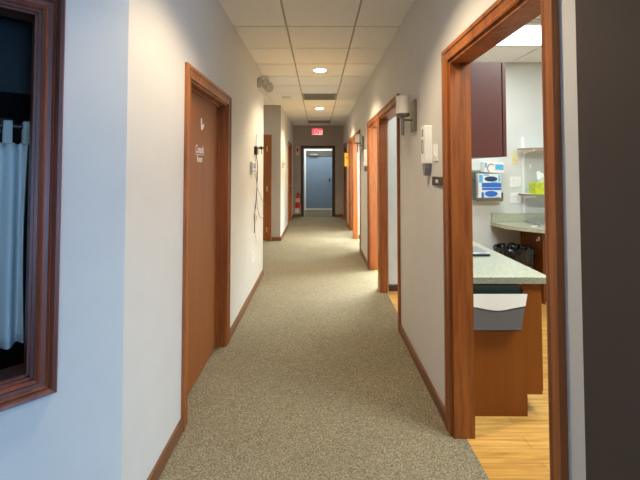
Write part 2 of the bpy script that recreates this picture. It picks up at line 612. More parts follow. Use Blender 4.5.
# flared walls where the corridor meets the lobby
WO = (-1.40, -0.280, 0.742, 1.988)      # window opening: local x0, x1, z0, z1
mb = MB()
mb.box(-3.2, WO[0], 0, 0.12, 0, ZC + 0.03, mtx=M45).box(WO[1], 0, 0, 0.12, 0, ZC + 0.03, mtx=M45)
mb.box(WO[0], WO[1], 0, 0.12, 0, WO[2], mtx=M45).box(WO[0], WO[1], 0, 0.12, WO[3], ZC + 0.03, mtx=M45)
struct(mb, 'wall_flared_left', 'wall', 'pale angled wall around the wood framed interior window', 'wall')
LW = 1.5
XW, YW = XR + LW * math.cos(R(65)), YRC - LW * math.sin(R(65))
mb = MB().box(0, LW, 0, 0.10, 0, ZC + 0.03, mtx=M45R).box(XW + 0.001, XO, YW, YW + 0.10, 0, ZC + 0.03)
struct(mb, 'wall_flared_right', 'shaded_wall', 'angled wall with painted-in shade at the right edge of the photo', 'wall')
# lobby shell behind the camera
yb = YL - 3.2 * S2
mb = MB().box(XL - 3.2 * S2 - 0.12, XL - 3.2 * S2, -4.4, yb, 0, ZC + 0.03)
mb.box(XL - 3.2 * S2 - 0.12, XO + 0.12, -4.4, -4.28, 0, ZC + 0.03)
struct(mb, 'wall_lobby', 'wall', 'plain lobby walls behind the viewpoint', 'wall')
# outer wall with the lobby window
mb = wall_run(MB(), XO, XO + 0.12, -4.4, YE, [(-4.22, -2.88, 0.15, 1.55)])
struct(mb, 'wall_outer', 'room', 'outer wall of the rooms on the right', 'wall')
# room partitions
mb = MB().box(XI, XO, 4.50, 4.60, 0, ZC + 0.03)
struct(mb, 'wall_room', 'room', 'pale far wall of the exam room carrying shelves and glove boxes', 'wall')
mb = MB().box(XI, XO, 7.80, 7.90, 0, ZC + 0.03).box(XI, XO, YE, YE + 0.1, 0, ZC + 0.03)
struct(mb, 'wall_partition', 'room', 'pale partition between the farther side rooms', 'wall')
mb = MB().box(XI - 0.001, XI + 0.012, YRC + 0.2, NEAR[0], 0, ZC).box(XI - 0.001, XI + 0.012, NEAR[1], B1[0], 0, ZC)
struct(mb, 'wall_room_inner', 'room', 'inside face of the exam room corridor wall', 'wall')
# vestibule behind the end wall
mb = MB().box(-0.72, -0.60, YE + 0.12, 13.2, 0, ZC + 0.03).box(0.60, 0.72, YE + 0.12, 13.2, 0, ZC + 0.03)
mb.box(-0.72, -0.455, 13.1, 13.22, 0, ZC + 0.03).box(0.535, 0.72, 13.1, 13.22, 0, ZC + 0.03).box(-0.455, 0.535, 13.1, 13.22, DH + 0.03, ZC + 0.03)
struct(mb, 'wall_vestibule', 'room', 'pale vestibule walls around the blue grey door', 'wall')

# ------------------------------------------------------------------ structure: ceiling
TB = 0.6096
mb = MB().box(-3.6, XO + 0.1, -4.4, 13.25, ZC + 0.004, ZC + 0.06)
ceil = tag(mb.build('ceiling', 'grid'), 'suspended acoustic tile ceiling over the corridor', 'ceiling', kind='structure')
VX = (-0.285, 0.325)
Y0 = 3.341


def tiles(mb, x0, x1, y0, y1, ox, oy, skip=()):
    i0, i1 = math.floor((x0 - ox) / TB), math.ceil((x1 - ox) / TB)
    j0, j1 = math.floor((y0 - oy) / TB), math.ceil((y1 - oy) / TB)
    for i in range(i0, i1):
        for j in range(j0, j1):
            if (i, j) in skip:
                continue
            a, b = max(x0, ox + i * TB + 0.009), min(x1, ox + (i + 1) * TB - 0.009)
            c, d = max(y0, oy + j * TB + 0.009), min(y1, oy + (j + 1) * TB - 0.009)
            if b - a > 0.02 and d - c > 0.02:
                mb.box(a, b, c, d, ZC - 0.010, ZC + 0.004)


mb = MB()
tiles(mb, XL, XR, YL, YE, VX[0], Y0, skip={(0, 5), (0, 11)})
tiles(mb, -3.0, XL - 0.001, 5.17, 7.56, VX[0], Y0)
tiles(mb, -3.0, XO, -4.3, 1.05, VX[0], Y0)
tiles(mb, XL, XR, 1.05, YL - 0.001, VX[0], Y0)
tiles(mb, -3.0, XL - 0.001, 1.05, YL - 0.001, VX[0], Y0)
mb.build('tile_field', 'tile', ceil)
mb = MB()
tiles(mb, XI, XO, 1.06, 4.5, 2.315 - 2 * TB, 3.28, skip={(0, 0), (1, 0), (1, -1)})
mb.build('room_tile_field', 'tile', ceil)

# ------------------------------------------------------------------ structure: baseboards
BP = [(0, 0), (0.013, 0), (0.013, 0.062), (0.008, 0.074), (0.0, 0.076)]


def base_y(mb, xw, sgn, y0, y1):
    mb.prism(BP, lambda u, v, k: (xw + sgn * u, (y0, y1)[k], v))


def base_x(mb, yw, sgn, x0, x1):
    mb.prism(BP, lambda u, v, k: ((x0, x1)[k], yw + sgn * u, v))


mb = MB()
base_y(mb, XL, 1, YL, DC[0] - 0.072)
base_y(mb, XL, 1, DC[1] + 0.072, 5.17)
mb.prism(BP, lambda u, v, k: tuple(M45 @ Vector(((-3.2, 0)[k], -u, v))))
struct(mb, 'baseboard_left', 'base_wood', 'brown wood baseboard along the near left corridor wall', 'baseboard')
mb = MB()
base_y(mb, XL, 1, 7.56, DL[0] - 0.072)
base_y(mb, XL, 1, DL[1] + 0.072, YE)
base_x(mb, 7.56, -1, -0.93, XL + 0.013)
struct(mb, 'baseboard_passage', 'base_wood', 'brown wood baseboard at the far left corner', 'baseboard')
mb = MB()
base_y(mb, XR, -1, NEAR[1] + 0.072, B1[0] - 0.072)
base_y(mb, XR, -1, B2[1] + 0.072, C1[0] - 0.072)
base_y(mb, XR, -1, C2[1] + 0.072, DA[0] - 0.072)
base_y(mb, XR, -1, YRC, NEAR[0] - 0.072)
mb.prism(BP, lambda u, v, k: tuple(M45R @ Vector(((0, LW)[k], -u, v))))
struct(mb, 'baseboard_right', 'base_wood', 'brown wood baseboard along the right corridor wall', 'baseboard')
mb = MB()
base_x(mb, YE, -1, XL, XE0 - 0.072)
base_x(mb, YE, -1, XE1 + 0.072, XR)
struct(mb, 'baseboard_end', 'base_wood', 'brown wood baseboard below the end wall', 'baseboard')
mb = MB()
base_x(mb, 4.50, -1, XI, 2.40)
base_x(mb, 7.80, -1, XI, XO)
struct(mb, 'baseboard_room', 'dark_frame', 'dark baseboard inside the side rooms', 'baseboard')

# ------------------------------------------------------------------ doors and cased openings


def jambs(mb, f, u0, u1, z1, d, t=0.018, lip=0.0):
    """a lining around an opening, going d into the wall (negative protrusion)"""
    for a, b, c, e in ((u0, u0 + t, 0, z1), (u1 - t, u1, 0, z1), (u0 + t, u1 - t, z1 - t, z1)):
        p = [f(a, c, lip), f(b, e, -d)]
        lo = [min(p[0][k], p[1][k]) for k in range(3)]
        hi = [max(p[0][k], p[1][k]) for k in range(3)]
        mb.box(lo[0], hi[0], lo[1], hi[1], lo[2], hi[2])
    return mb


def cased(name, f, u0, u1, d, label, cat='doorway', mat='casing', head=DH):
    q = f((u0 + u1) / 2, 0, 0)
    t = thing(name, q, label, cat, kind='structure')
    MB().sweep(CAS, door_path(u0, u1, head), f).build('casing', mat, t)
    jambs(MB(), f, u0 - 0.001, u1 + 0.001, head + 0.001, d).build('jamb', mat, t)
    return t


def knob(t, p, n):
    p, n = Vector(p), Vector(n)
    k = MB()
    k.lathe([(0, 0), (0.030, 0), (0.030, 0.006), (0.012, 0.010), (0.011, 0.035), (0.024, 0.042), (0.027, 0.055), (0.020, 0.066), (0, 0.068)], p, n, 16)
    k.build('door_knob', 'nickel', t, smooth=True)


# consult room door
t = cased('door_1', fl, DC[0], DC[1], 0.12, 'closed reddish wood door with white consult room lettering', 'door', head=DHC)
MB().box(XL - 0.112, XL - 0.068, DC[0] + 0.018, DC[1] - 0.018, 0.012, DHC - 0.018, 0.002).build('door_slab', 'door', t)
MB().box(XL - 0.068, XL - 0.050, DC[1] - 0.030, DC[1] - 0.018, 0, DHC - 0.018).box(XL - 0.068, XL - 0.050, DC[0] + 0.018, DC[0] + 0.030, 0, DHC - 0.018) \
    .box(XL - 0.068, XL - 0.050, DC[0] + 0.030, DC[1] - 0.030, DHC - 0.030, DHC - 0.018).build('door_stop', 'casing', t)
text_mesh('lettering', 'Consult', on_left(2.616, 1.572, -0.0675), 0.078, 'carton', t, 0.72)
text_mesh('lettering', 'Room', on_left(2.616, 1.506, -0.0675), 0.066, 'carton', t, 0.72)
mb = MB()
mb.box(XL - 0.068, XL - 0.0667, 2.515, 2.606, 1.5365, 1.5395).box(XL - 0.068, XL - 0.0667, 2.626, 2.717, 1.5365, 1.5395)
mb.cyl((XL - 0.068, 2.616, 1.538), (XL - 0.0667, 2.616, 1.538), 0.005, 10)
mb.build('lettering_rule', 'carton', t)
lg = [(-0.040, 0.055), (-0.012, 0.062), (-0.004, 0.02), (0.002, -0.012), (0.03, 0.002), (0.062, 0.022), (0.052, -0.012), (0.026, -0.040), (-0.006, -0.056), (-0.030, -0.052), (-0.036, -0.01)]
MB().prism(lg, lambda u, v, k: (XL - (0.0685, 0.0667)[k], 2.665 + u * 0.75, 1.752 + v * 0.72)).build('emblem', 'carton', t)

# near cased opening on the right, and the two double openings further on
cased('trim_1', fr, NEAR[0], NEAR[1], 0.112, 'near wood cased doorway into the exam room')


def post(t, y0, y1, x1):
    MB().box(XR - 0.016, x1, y0, y1, 0, DH, 0.002).build('centre_post', 'casing', t)


t = cased('trim_2', fr, B1[0], B2[1], 0.138, 'wide wood cased double doorway in the middle of the right wall')
post(t, B1[1], B2[0], 0.80)
hg = MB()
for z in (0.30, 1.05, 1.80):
    hg.box(0.868 - 0.06, 0.8685 - 0.04, B2[0] + 0.0, B2[0] + 0.004, z - 0.05, z + 0.05)
hg.build('hinge', 'nickel', t)
t = cased('trim_3', fr, C1[0], C2[1], 0.138, 'farther wood cased double doorway in the right wall')
post(t, C1[1], C2[0], 0.80)

# far closed door on the right wall
t = cased('door_2', fr, DA[0], DA[1], 0.10, 'far closed dark wood door on the right wall', 'door', 'casing')
MB().box(XR + 0.05, XR + 0.09, DA[0] + 0.018, DA[1] - 0.018, 0.012, DH - 0.018, 0.002).build('door_slab', 'door', t)
knob(t, (XR + 0.05, DA[0] + 0.09, 0.97), (-1, 0, 0))
# far closed door on the left wall
t = cased('door_3', fl, DL[0], DL[1], 0.12, 'far closed wood door on the left wall before the extinguisher', 'door')
MB().box(XL - 0.09, XL - 0.05, DL[0] + 0.018, DL[1] - 0.018, 0.012, DH - 0.018, 0.002).build('door_slab', 'door', t)
knob(t, (XL - 0.05, DL[1] - 0.09, 0.97), (1, 0, 0))
# door in the side passage
fp = lambda u, z, b: (u, 7.56 - b, z)
t = cased('door_4', fp, -1.93, -1.01, 0.12, 'wood door facing the camera inside the left side passage', 'door', 'door')  # casing in darker door wood, standing in for dimmer light
MB().box(-1.912, -1.028, 7.568, 7.608, 0.012, DH - 0.018, 0.002).build('door_slab', 'door', t)
for z in (0.22, 1.03, 1.83):
    MB().cyl((-1.028, 7.562, z - 0.05), (-1.028, 7.562, z + 0.05), 0.011, 10).build('hinge', 'brass', t)
knob(t, (-1.84, 7.568, 0.97), (0, -1, 0))

# end of the corridor
cased('trim_4', fe, XE0, XE1, 0.12, 'dark wood cased opening at the end of the corridor', 'doorway', 'dark_frame')
fv = lambda u, z, b: (u, 13.1 - b, z)
t = thing('door_5', (0, 13.1, 0), 'blue grey exit door at the end of the corridor with a closer on top', 'door', kind='structure')
jambs(MB(), fv, -0.455, 0.535, DH + 0.03, 0.12, 0.02, 0.01).build('jamb', 'white', t)
MB().box(-0.434, 0.514, 13.115, 13.16, 0.05, 1.99, 0.003).build('door_slab', 'blue_door', t)
MB().box(-0.434, 0.514, 13.100, 13.160, 1.835, 2.05, 0.003).build('header_panel', 'header', t)
MB().box(-0.30, -0.03, 13.03, 13.10, 1.855, 1.925, 0.006).build('door_closer', 'nickel', t)
MB().box(-0.434, 0.514, 13.105, 13.16, 0.0, 0.05, 0.003).build('door_sweep', 'offwhite', t)
MB().box(0.36, 0.40, 13.05, 13.115, 0.98, 1.08, 0.008).build('door_handle', 'black', t)
tag(MB().box(-0.42, 0.40, 11.35, 13.0, 0.0, 0.012, 0.003).build('floor_mat', 'mat'), 'brown entry mat on the floor before the blue grey door', 'mat')

# ------------------------------------------------------------------ interior window in the left flared wall
t = thing('window_1', tuple(M45 @ Vector(((WO[0] + WO[1]) / 2, 0, WO[2]))), 'interior window with a fluted dark red wood frame on the left', 'window', kind='structure')
mb = MB().sweep(CASW, rect_path(WO[0], WO[1], WO[2], WO[3]), f45, True)
mb.build('casing', 'frame', t)
mb = MB()
i, g = 0.010, 0.008
for a, b, c, e in ((WO[0], WO[0] + i, WO[2], WO[3]), (WO[1] - i, WO[1], WO[2], WO[3]), (WO[0] + i, WO[1] - i, WO[2], WO[2] + i), (WO[0] + i, WO[1] - i, WO[3] - i, WO[3])):
    mb.box(a, b, -0.004, 0.124, c, e, mtx=M45)
mb.build('jamb', 'frame', t)
mb = MB()
for a, b, c, e in ((WO[0] + i, WO[0] + i + g, WO[2] + i, WO[3] - i), (WO[1] - i - g, WO[1] - i, WO[2] + i, WO[3] - i), (WO[0] + i, WO[1] - i, WO[2] + i, WO[2] + i + g), (WO[0] + i, WO[1] - i, WO[3] - i - g, WO[3] - i)):
    mb.box(a, b, 0.006, 0.016, c, e, mtx=M45)
mb.build('glazing_bead', 'frame', t)
MB().box(WO[0] + i, WO[1] - i, 0.018, 0.024, WO[2] + i, WO[3] - i, mtx=M45).build('pane', 'pane', t)
# dim office behind it
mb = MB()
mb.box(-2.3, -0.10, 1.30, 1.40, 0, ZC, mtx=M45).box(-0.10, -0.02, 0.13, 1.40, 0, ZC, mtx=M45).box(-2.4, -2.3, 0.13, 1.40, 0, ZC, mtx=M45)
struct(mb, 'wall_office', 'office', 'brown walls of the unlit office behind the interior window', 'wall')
mb = MB().box(-2.3, -0.10, 0.30, 1.30, 1.74, ZC, mtx=M45)  # solid block added so the upper office stays dark
struct(mb, 'wall_dark_block', 'dark_block', 'black block added to darken the top of the office', 'wall')
# tab top curtain
t = thing('curtain', tuple(M45 @ Vector((-0.70, 0.20, 0.75))), 'pale blue tab top curtain hanging behind the interior window glass', 'curtain')
bm = MB()
nu, nv = 320, 14
rows = []
for j in range(nv + 1):
    z = 1.555 - (1.555 - 0.80) * j / nv
    k = j / nv
    row = []
    for q in range(nu + 1):
        u = -1.36 + (1.36 - 0.284 + 0.004 * math.sin(k * 3) - 0.010 * math.sin(k * 3.14)) * q / nu
        d = 0.205 + (0.016 + 0.014 * k) * math.sin(u * 118 + 1.1 * math.sin(u * 9)) + 0.008 * math.sin(u * 31 + k * 2)
        sag = 0.022 * abs(math.sin((u + 0.288) * math.pi / 0.057)) * (1 - k)
        row.append(bm.bm.verts.new(M45 @ Vector((u, d, z - sag))))
    rows.append(row)
for a, b in zip(rows, rows[1:]):
    for q in range(nu):
        bm.bm.faces.new((a[q], a[q + 1], b[q + 1], b[q]))
o = bm.build('drape', 'fabric', t, smooth=True)
sm = o.modifiers.new('thickness', 'SOLIDIFY')
sm.thickness = 0.003
for q in range(19):
    u = -0.288 - q * 0.057
    mb = MB()
    mb.box(u - 0.013, u + 0.013, 0.185, 0.190, 1.535, 1.618, 0.001, mtx=M45).box(u - 0.013, u + 0.013, 0.218, 0.223, 1.535, 1.618, 0.001, mtx=M45).box(u - 0.013, u + 0.013, 0.185, 0.223, 1.614, 1.619, 0.001, mtx=M45)
    mb.build('tab', 'tab', t)
MB().cyl(M45 @ Vector((-1.40, 0.204, 1.60)), M45 @ Vector((-0.262, 0.204, 1.60)), 0.008, 12).build('curtain_rod', 'dark_frame', t, smooth=True)
for u in (-0.266, -1.39):
    MB().box(u - 0.008, u + 0.008, 0.12, 0.21, 1.585, 1.615, mtx=M45).build('rod_bracket', 'nickel', t)

# lobby window frame behind the viewpoint
mb = MB()
for a, b, c, e in ((-4.22, -4.17, 0.15, 1.55), (-2.93, -2.88, 0.15, 1.55), (-4.17, -2.93, 0.15, 0.20), (-4.17, -2.93, 1.50, 1.55), (-3.57, -3.53, 0.20, 1.50)):
    mb.box(XO + 0.02, XO + 0.10, a, b, c, e)
struct(mb, 'window_2', 'frame', 'lobby window that lets the daylight in', 'window')

# ------------------------------------------------------------------ corridor ceiling fittings
for y, lab in ((1.75, 'recessed round downlight above the corridor mouth'), (4.85, 'nearer lit round downlight in the corridor ceiling'), (8.0, 'farther lit round downlight beyond the ceiling vent')):
    t = thing('downlight', (0.02, y, ZC - 0.02), lab, 'ceiling light', 'recessed corridor downlights')
    MB().lathe([(0.078, -0.004), (0.098, -0.008), (0.105, 0.0), (0.078, 0.0), (0.078, -0.004)], (0.02, y, ZC - 0.0105), n=32).build('trim_ring', 'white', t, smooth=True)
    MB().lathe([(0, 0.0), (0.079, 0.0)], (0.02, y, ZC - 0.0125), n=32).build('lens', 'lens', t)
for j, lab in ((5, 'nearer square grey air vent in the corridor ceiling'), (11, 'far grey air vent in the ceiling above the exit sign')):
    x0, x1, y0, y1 = VX[0] + 0.010, VX[0] + TB - 0.010, Y0 + j * TB + 0.010, Y0 + (j + 1) * TB - 0.010
    t = thing('ceiling_vent', ((x0 + x1) / 2, (y0 + y1) / 2, ZC - 0.012), lab, 'air vent', 'ceiling vents')
    mb = MB().box(x0, x0 + 0.025, y0, y1, ZC - 0.010, ZC).box(x1 - 0.025, x1, y0, y1, ZC - 0.010, ZC).box(x0 + 0.025, x1 - 0.025, y0, y0 + 0.025, ZC - 0.010, ZC).box(x0 + 0.025, x1 - 0.025, y1 - 0.025, y1, ZC - 0.010, ZC)
    mb.build('frame', 'vent', t)
    mb = MB()
    for k in range(18):
        y = y0 + 0.035 + k * (y1 - y0 - 0.06) / 18
        mb.box(x0 + 0.025, x1 - 0.025, y, y + 0.004, ZC - 0.010, ZC + 0.003)
    for k in range(1, 18):
        x = x0 + 0.025 + k * (x1 - x0 - 0.05) / 18
        mb.box(x, x + 0.003, y0 + 0.025, y1 - 0.025, ZC - 0.009, ZC + 0.003)
    mb.build('grille', 'vent', t)
mb = MB().lathe([(0, -0.030), (0.055, -0.028), (0.080, -0.016), (0.088, 0.0), (0, 0.0)], (-0.57, 6.70, ZC - 0.0105), n=28)
tag(mb.build('smoke_detector', 'offwhite', smooth=True), 'small round smoke detector on the ceiling left of the vent', 'smoke detector')

# emergency light on the left wall
t = thing('emergency_light', (XL, 4.75, 2.50), 'twin head emergency light high on the left wall near the ceiling', 'emergency light')
MB().box(XL, XL + 0.055, 4.62, 4.92, 2.43, 2.56, 0.012).build('housing', 'offwhite', t, smooth=True)
for y, x, z in ((4.66, XL + 0.075, 2.535), (4.74, XL + 0.120, 2.465)):
    n = Vector((0.55, -0.75, -0.25)).normalized()
    h = MB().lathe([(0, -0.05), (0.035, -0.045), (0.058, -0.012), (0.064, 0.012), (0.064, 0.020), (0.058, 0.018), (0.030, -0.020), (0, -0.028)], (x, y, z), n, 22).build('lamp_head', 'chrome', t, smooth=True)
    MB().lathe([(0.060, 0.012), (0.056, 0.034), (0.036, 0.050), (0, 0.056)], (x, y, z), n, 22).build('lens', 'glass_bulb', h, smooth=True)
    MB().lathe([(0, -0.02), (0.012, -0.012), (0.014, 0.006), (0.008, 0.018), (0, 0.020)], (x, y, z), n, 12).build('bulb', 'white', h, smooth=True)
    MB().tube([(XL + 0.05, y, z), (XL + 0.08, y + 0.01, z), (x, y + 0.02, z + 0.005)], 0.010).build('swivel_arm', 'offwhite', t, smooth=True)

# ------------------------------------------------------------------ left wall: hanging cables, controls, outlet
t = thing('cable_bracket', (XL, 4.45, 1.66), 'black wall bracket with long cables hanging down the left wall', 'cable bracket')
MB().box(XL + 0.001, XL + 0.035, 4.42, 4.49, 1.60, 1.70, 0.006).build('bracket', 'black', t)
MB().tube([(XL + 0.018, 4.46, 1.69), (XL + 0.018, 4.46, 1.79), (XL + 0.022, 4.47, 1.84)], 0.004).build('antenna', 'grey', t)
mb = MB().tube([(XL + 0.02, 4.48, 1.685), (XL + 0.035, 4.62, 1.69), (XL + 0.04, 4.76, 1.70)], 0.006)
mb.box(XL + 0.015, XL + 0.055, 4.70, 4.80, 1.68, 1.715, 0.006).tube([(XL + 0.04, 4.76, 1.69), (XL + 0.04, 4.76, 1.62)], 0.006)
mb.build('arm', 'black', t)


def cable(pts, r, mat):
    out = []
    P = [Vector(p) for p in pts]
    P = [P[0]] + P + [P[-1]]
    for i in range(1, len(P) - 2):
        for k in range(8):
            s = k / 8
            a, b, c, d = P[i - 1], P[i], P[i + 1], P[i + 2]
            out.append(0.5 * ((2 * b) + (c - a) * s + (2 * a - 5 * b + 4 * c - d) * s * s + (3 * b - a - 3 * c + d) * s ** 3))
    out.append(P[-2])
    MB().tube(out, r, 6).build('cable', mat, t, smooth=True)


xc = XL + 0.02
cable([(xc, 4.46, 1.61), (xc + 0.01, 4.50, 1.45), (xc, 4.52, 1.22), (xc, 4.45, 1.02), (xc, 4.38, 0.86), (xc, 4.36, 0.70)], 0.0045, 'black')
cable([(xc, 4.44, 1.61), (xc, 4.40, 1.40), (xc + 0.01, 4.47, 1.20), (xc, 4.40, 1.00), (xc, 4.33, 0.90), (xc, 4.40, 0.80), (xc, 4.52, 0.88)], 0.0035, 'grey')
cable([(xc, 4.50, 1.40), (xc, 4.54, 1.22), (xc + 0.01, 4.72, 1.10), (xc, 5.00, 1.00), (xc, 5.14, 0.96)], 0.0035, 'grey')
cable([(xc, 4.52, 1.20), (xc, 4.56, 0.98), (xc + 0.01, 4.70, 0.84), (xc, 4.92, 0.80), (xc, 5.12, 0.80)], 0.0035, 'grey')
cable([(xc, 4.40, 0.98), (xc, 4.42, 0.70), (xc, 4.55, 0.56), (xc, 4.80, 0.46)], 0.004, 'offwhite')
t = thing('control_box', (XL, 4.24, 1.49), 'white control box on the left wall beside the hanging cables', 'control box')
MB().box(XL, XL + 0.035, 4.18, 4.32, 1.38, 1.52, 0.008).build('body', 'white', t, smooth=True)
MB().box(XL + 0.035, XL + 0.039, 4.20, 4.30, 1.44, 1.50, 0.002).build('display', 'grey', t)
MB().box(XL + 0.035, XL + 0.039, 4.215, 4.285, 1.40, 1.42, 0.002).build('button', 'grey', t)


def plate(name, mtx, wd, ht, label, cat, kind='outlet', mat='white', group=None, gangs=1):
    """a cover plate lying in the local XY plane of mtx, facing local +Z"""
    t = thing(name, mtx.translation, label, cat, group)
    MB().box(-wd / 2, wd / 2, -ht / 2, ht / 2, 0, 0.006, 0.002, mtx=mtx).build('cover_plate', mat, t)
    for g in range(gangs):
        u = (g - (gangs - 1) / 2) * 0.046
        if kind == 'outlet':
            for v in (-0.02, 0.02):
                a = MB().box(u - 0.016, u + 0.016, v - 0.013, v + 0.013, 0.005, 0.009, 0.003, mtx=mtx).build('socket', mat, t)
                MB().box(u - 0.008, u - 0.006, v - 0.005, v + 0.006, 0.008, 0.0096, mtx=mtx).box(u + 0.006, u + 0.008, v - 0.005, v + 0.006, 0.008, 0.0096, mtx=mtx).build('slot', 'grey', a)
        else:
            MB().box(u - 0.016, u + 0.016, -0.032, 0.032, 0.005, 0.008, 0.001, mtx=mtx).build('switch_frame', mat, t)
            MB().box(u - 0.011, u + 0.011, -0.022, 0.022, 0.006, 0.013, 0.002, mtx=mtx).build('switch', mat, t)
    return t


plate('wall_outlet', on_left(4.36, 0.43), 0.075, 0.118, 'white outlet low on the left wall before the side passage', 'outlet')
# thermostat on the far left wall
t = thing('thermostat', (XL, 7.98, 1.50), 'small thermostat on the far left corridor wall', 'thermostat')
MB().box(XL, XL + 0.03, 7.90, 8.06, 1.44, 1.57, 0.008).build('body', 'offwhite', t, smooth=True)
MB().box(XL + 0.03, XL + 0.033, 7.93, 8.03, 1.50, 1.55, 0.001).build('display', 'grey', t)

# ------------------------------------------------------------------ end wall
t = thing('exit_sign', (-0.035, YE, 2.43), 'red and white lit exit sign above the corridor end door', 'exit sign')
MB().box(-0.20, 0.13, YE - 0.045, YE, 2.43, 2.625, 0.006).build('housing', 'white', t)
MB().box(-0.188, 0.118, YE - 0.048, YE - 0.044, 2.442, 2.613, 0.001).build('face', 'exit_face', t)
text_mesh('lettering', 'EXIT', on_end(-0.035, 2.527, 0.0485), 0.185, 'exit_red', t, 0.80, 0.001, 0.012, 1.0)
t = thing('fire_extinguisher', (-0.612, YE - 0.09, 0.27), 'red fire extinguisher hanging at the end of the left wall', 'fire extinguisher')
MB().lathe([(0, 0), (0.066, 0.004), (0.074, 0.02), (0.074, 0.30), (0.062, 0.345), (0.032, 0.370), (0.024, 0.385), (0, 0.385)], (-0.612, YE - 0.085, 0.27), n=24).build('cylinder', 'red', t, smooth=True)
MB().lathe([(0.0755, 0.17), (0.0755, 0.29)], (-0.612, YE - 0.085, 0.27), n=24).build('paper_label', 'offwhite', t, smooth=True)
MB().box(-0.632, -0.592, YE - 0.105, YE - 0.065, 0.655, 0.69, 0.004).box(-0.625, -0.600, YE - 0.20, YE - 0.075, 0.69, 0.702, 0.003).box(-0.625, -0.600, YE - 0.20, YE - 0.085, 0.715, 0.727, 0.003).build('valve_handle', 'black', t)
MB().tube([(-0.60, YE - 0.10, 0.665), (-0.55, YE - 0.12, 0.66), (-0.525, YE - 0.125, 0.58), (-0.53, YE - 0.115, 0.42)], 0.010).build('hose', 'black', t, smooth=True)
MB().box(-0.64, -0.584, YE - 0.02, YE, 0.45, 0.70).build('wall_bracket', 'red', t)
t = thing('extinguisher_sign', (-0.63, YE, 1.84), 'small white and red sign on the end wall above the extinguisher', 'sign')
MB().box(-0.675, -0.585, YE - 0.004, YE, 1.84, 2.07, 0.001).build('plate', 'white', t)
MB().box(-0.662, -0.598, YE - 0.0055, YE - 0.003, 1.93, 2.055).prism([(-0.655, 1.915), (-0.605, 1.915), (-0.63, 1.86)], lambda u, v, k: (u, YE - (0.003, 0.0055)[k], v)).build('pictogram', 'red', t)
plate('wall_outlet', on_end(-0.635, 0.18), 0.115, 0.135, 'white wall plate under the fire extinguisher', 'outlet', gangs=2)

# ------------------------------------------------------------------ right wall: sconces, devices, signs


def sconce(y, label):
    t = thing('wall_sconce', (XR, y, 1.84), label, 'wall lamp', 'corridor wall sconces')
    xs = XR - 0.092
    MB().box(XR - 0.022, XR, y - 0.058, y + 0.058, 1.715, 1.955, 0.006).build('backplate', 'nickel', t)
    MB().cyl((XR - 0.02, y, 1.805), (xs, y, 1.805), 0.009).build('arm', 'nickel', t, smooth=True)
    MB().cyl((xs, y, 1.69), (xs, y, 1.83), 0.011).build('stem', 'nickel', t, smooth=True)
    MB().lathe([(0, 0), (0.030, 0), (0.048, 0.006), (0.052, 0.026), (0, 0.026)], (xs, y, 1.826), n=28).build('cup', 'nickel', t, smooth=True)
    MB().lathe([(0.046, 0), (0.050, 0.002), (0.050, 0.142), (0.046, 0.142), (0.046, 0.004), (0, 0.004)], (xs, y, 1.842), n=32).build('lamp_shade', 'shade', t, smooth=True)


sconce(2.83, 'nearer nickel wall sconce with frosted cylinder shade beside the white dispenser')
sconce(6.05, 'farther nickel wall sconce with frosted cylinder shade past the double doorway')


def dispenser(y, label):
    t = thing('wall_dispenser', (XR, y, 1.46), label, 'dispenser', 'white wall dispensers')
    b = [(y - 0.045, 1.475), (y + 0.045, 1.475), (y + 0.048, 1.50), (y + 0.045, 1.710), (y + 0.037, 1.72), (y - 0.037, 1.72), (y - 0.045, 1.710), (y - 0.048, 1.50)]
    MB().prism(b, lambda u, v, k: (XR - (0.0, 0.045)[k], u, v)).build('body', 'white', t)
    ring = MB()
    for (v0, r0, hh) in ((1.585, 0.017, 0.045),):
        pts = [(XR - 0.046, y + 0.010 + r0 * math.cos(a), v0 + hh * math.sin(a)) for a in [2 * math.pi * k / 24 for k in range(25)]]
        ring.tube(pts, 0.0035, 6)
    ring.build('window_ring', 'grey', t, smooth=True)
    MB().box(XR - 0.0465, XR - 0.044, y - 0.004, y + 0.026, 1.648, 1.698, 0.001).build('indicator', 'grey', t)
    q = [(y - 0.040, 1.475), (y + 0.040, 1.475), (y + 0.034, 1.445), (y + 0.012, 1.395), (y - 0.012, 1.395), (y - 0.034, 1.445)]
    MB().prism(q, lambda u, v, k: (XR - (0.006, 0.040)[k], u, v)).build('nozzle', 'grey', t)


dispenser(2.455, 'nearer white wall dispenser with grey pointed tip beside the near doorway')
dispenser(5.66, 'farther white wall dispenser with grey pointed tip past the double doorway')
plate('light_switch', on_right(2.325, 1.54), 0.085, 0.105, 'white light switch plate between the dispenser and near doorway', 'light switch', 'switch', 'white')
t = thing('room_plaque', (XR, 2.275, 1.34), 'small black room plaque with white insert beside the near doorway', 'room plaque')
MB().box(XR - 0.010, XR, 2.192, 2.385, 1.338, 1.392, 0.002).build('plate', 'black', t)
MB().box(XR - 0.0115, XR - 0.009, 2.262, 2.310, 1.356, 1.376, 0.0005).build('insert', 'offwhite', t)
t = thing('flag_sign', (XR, 8.97, 1.48), 'yellow sign projecting from the far right wall', 'sign')
MB().box(XR - 0.105, XR, 8.960, 8.972, 1.48, 1.80, 0.003).build('panel', 'yellow', t)
MB().lathe([(0, 0), (0.014, 0), (0.014, 0.002), (0, 0.002)], (XR - 0.05, 8.960, 1.70), (0, -1, 0), 14).box(XR - 0.058, XR - 0.042, 8.958, 8.961, 1.655, 1.70).build('emblem', 'black', t)
MB().box(XR - 0.006, XR, 8.94, 8.992, 1.60, 1.68, 0.001).build('wall_bracket', 'nickel', t)

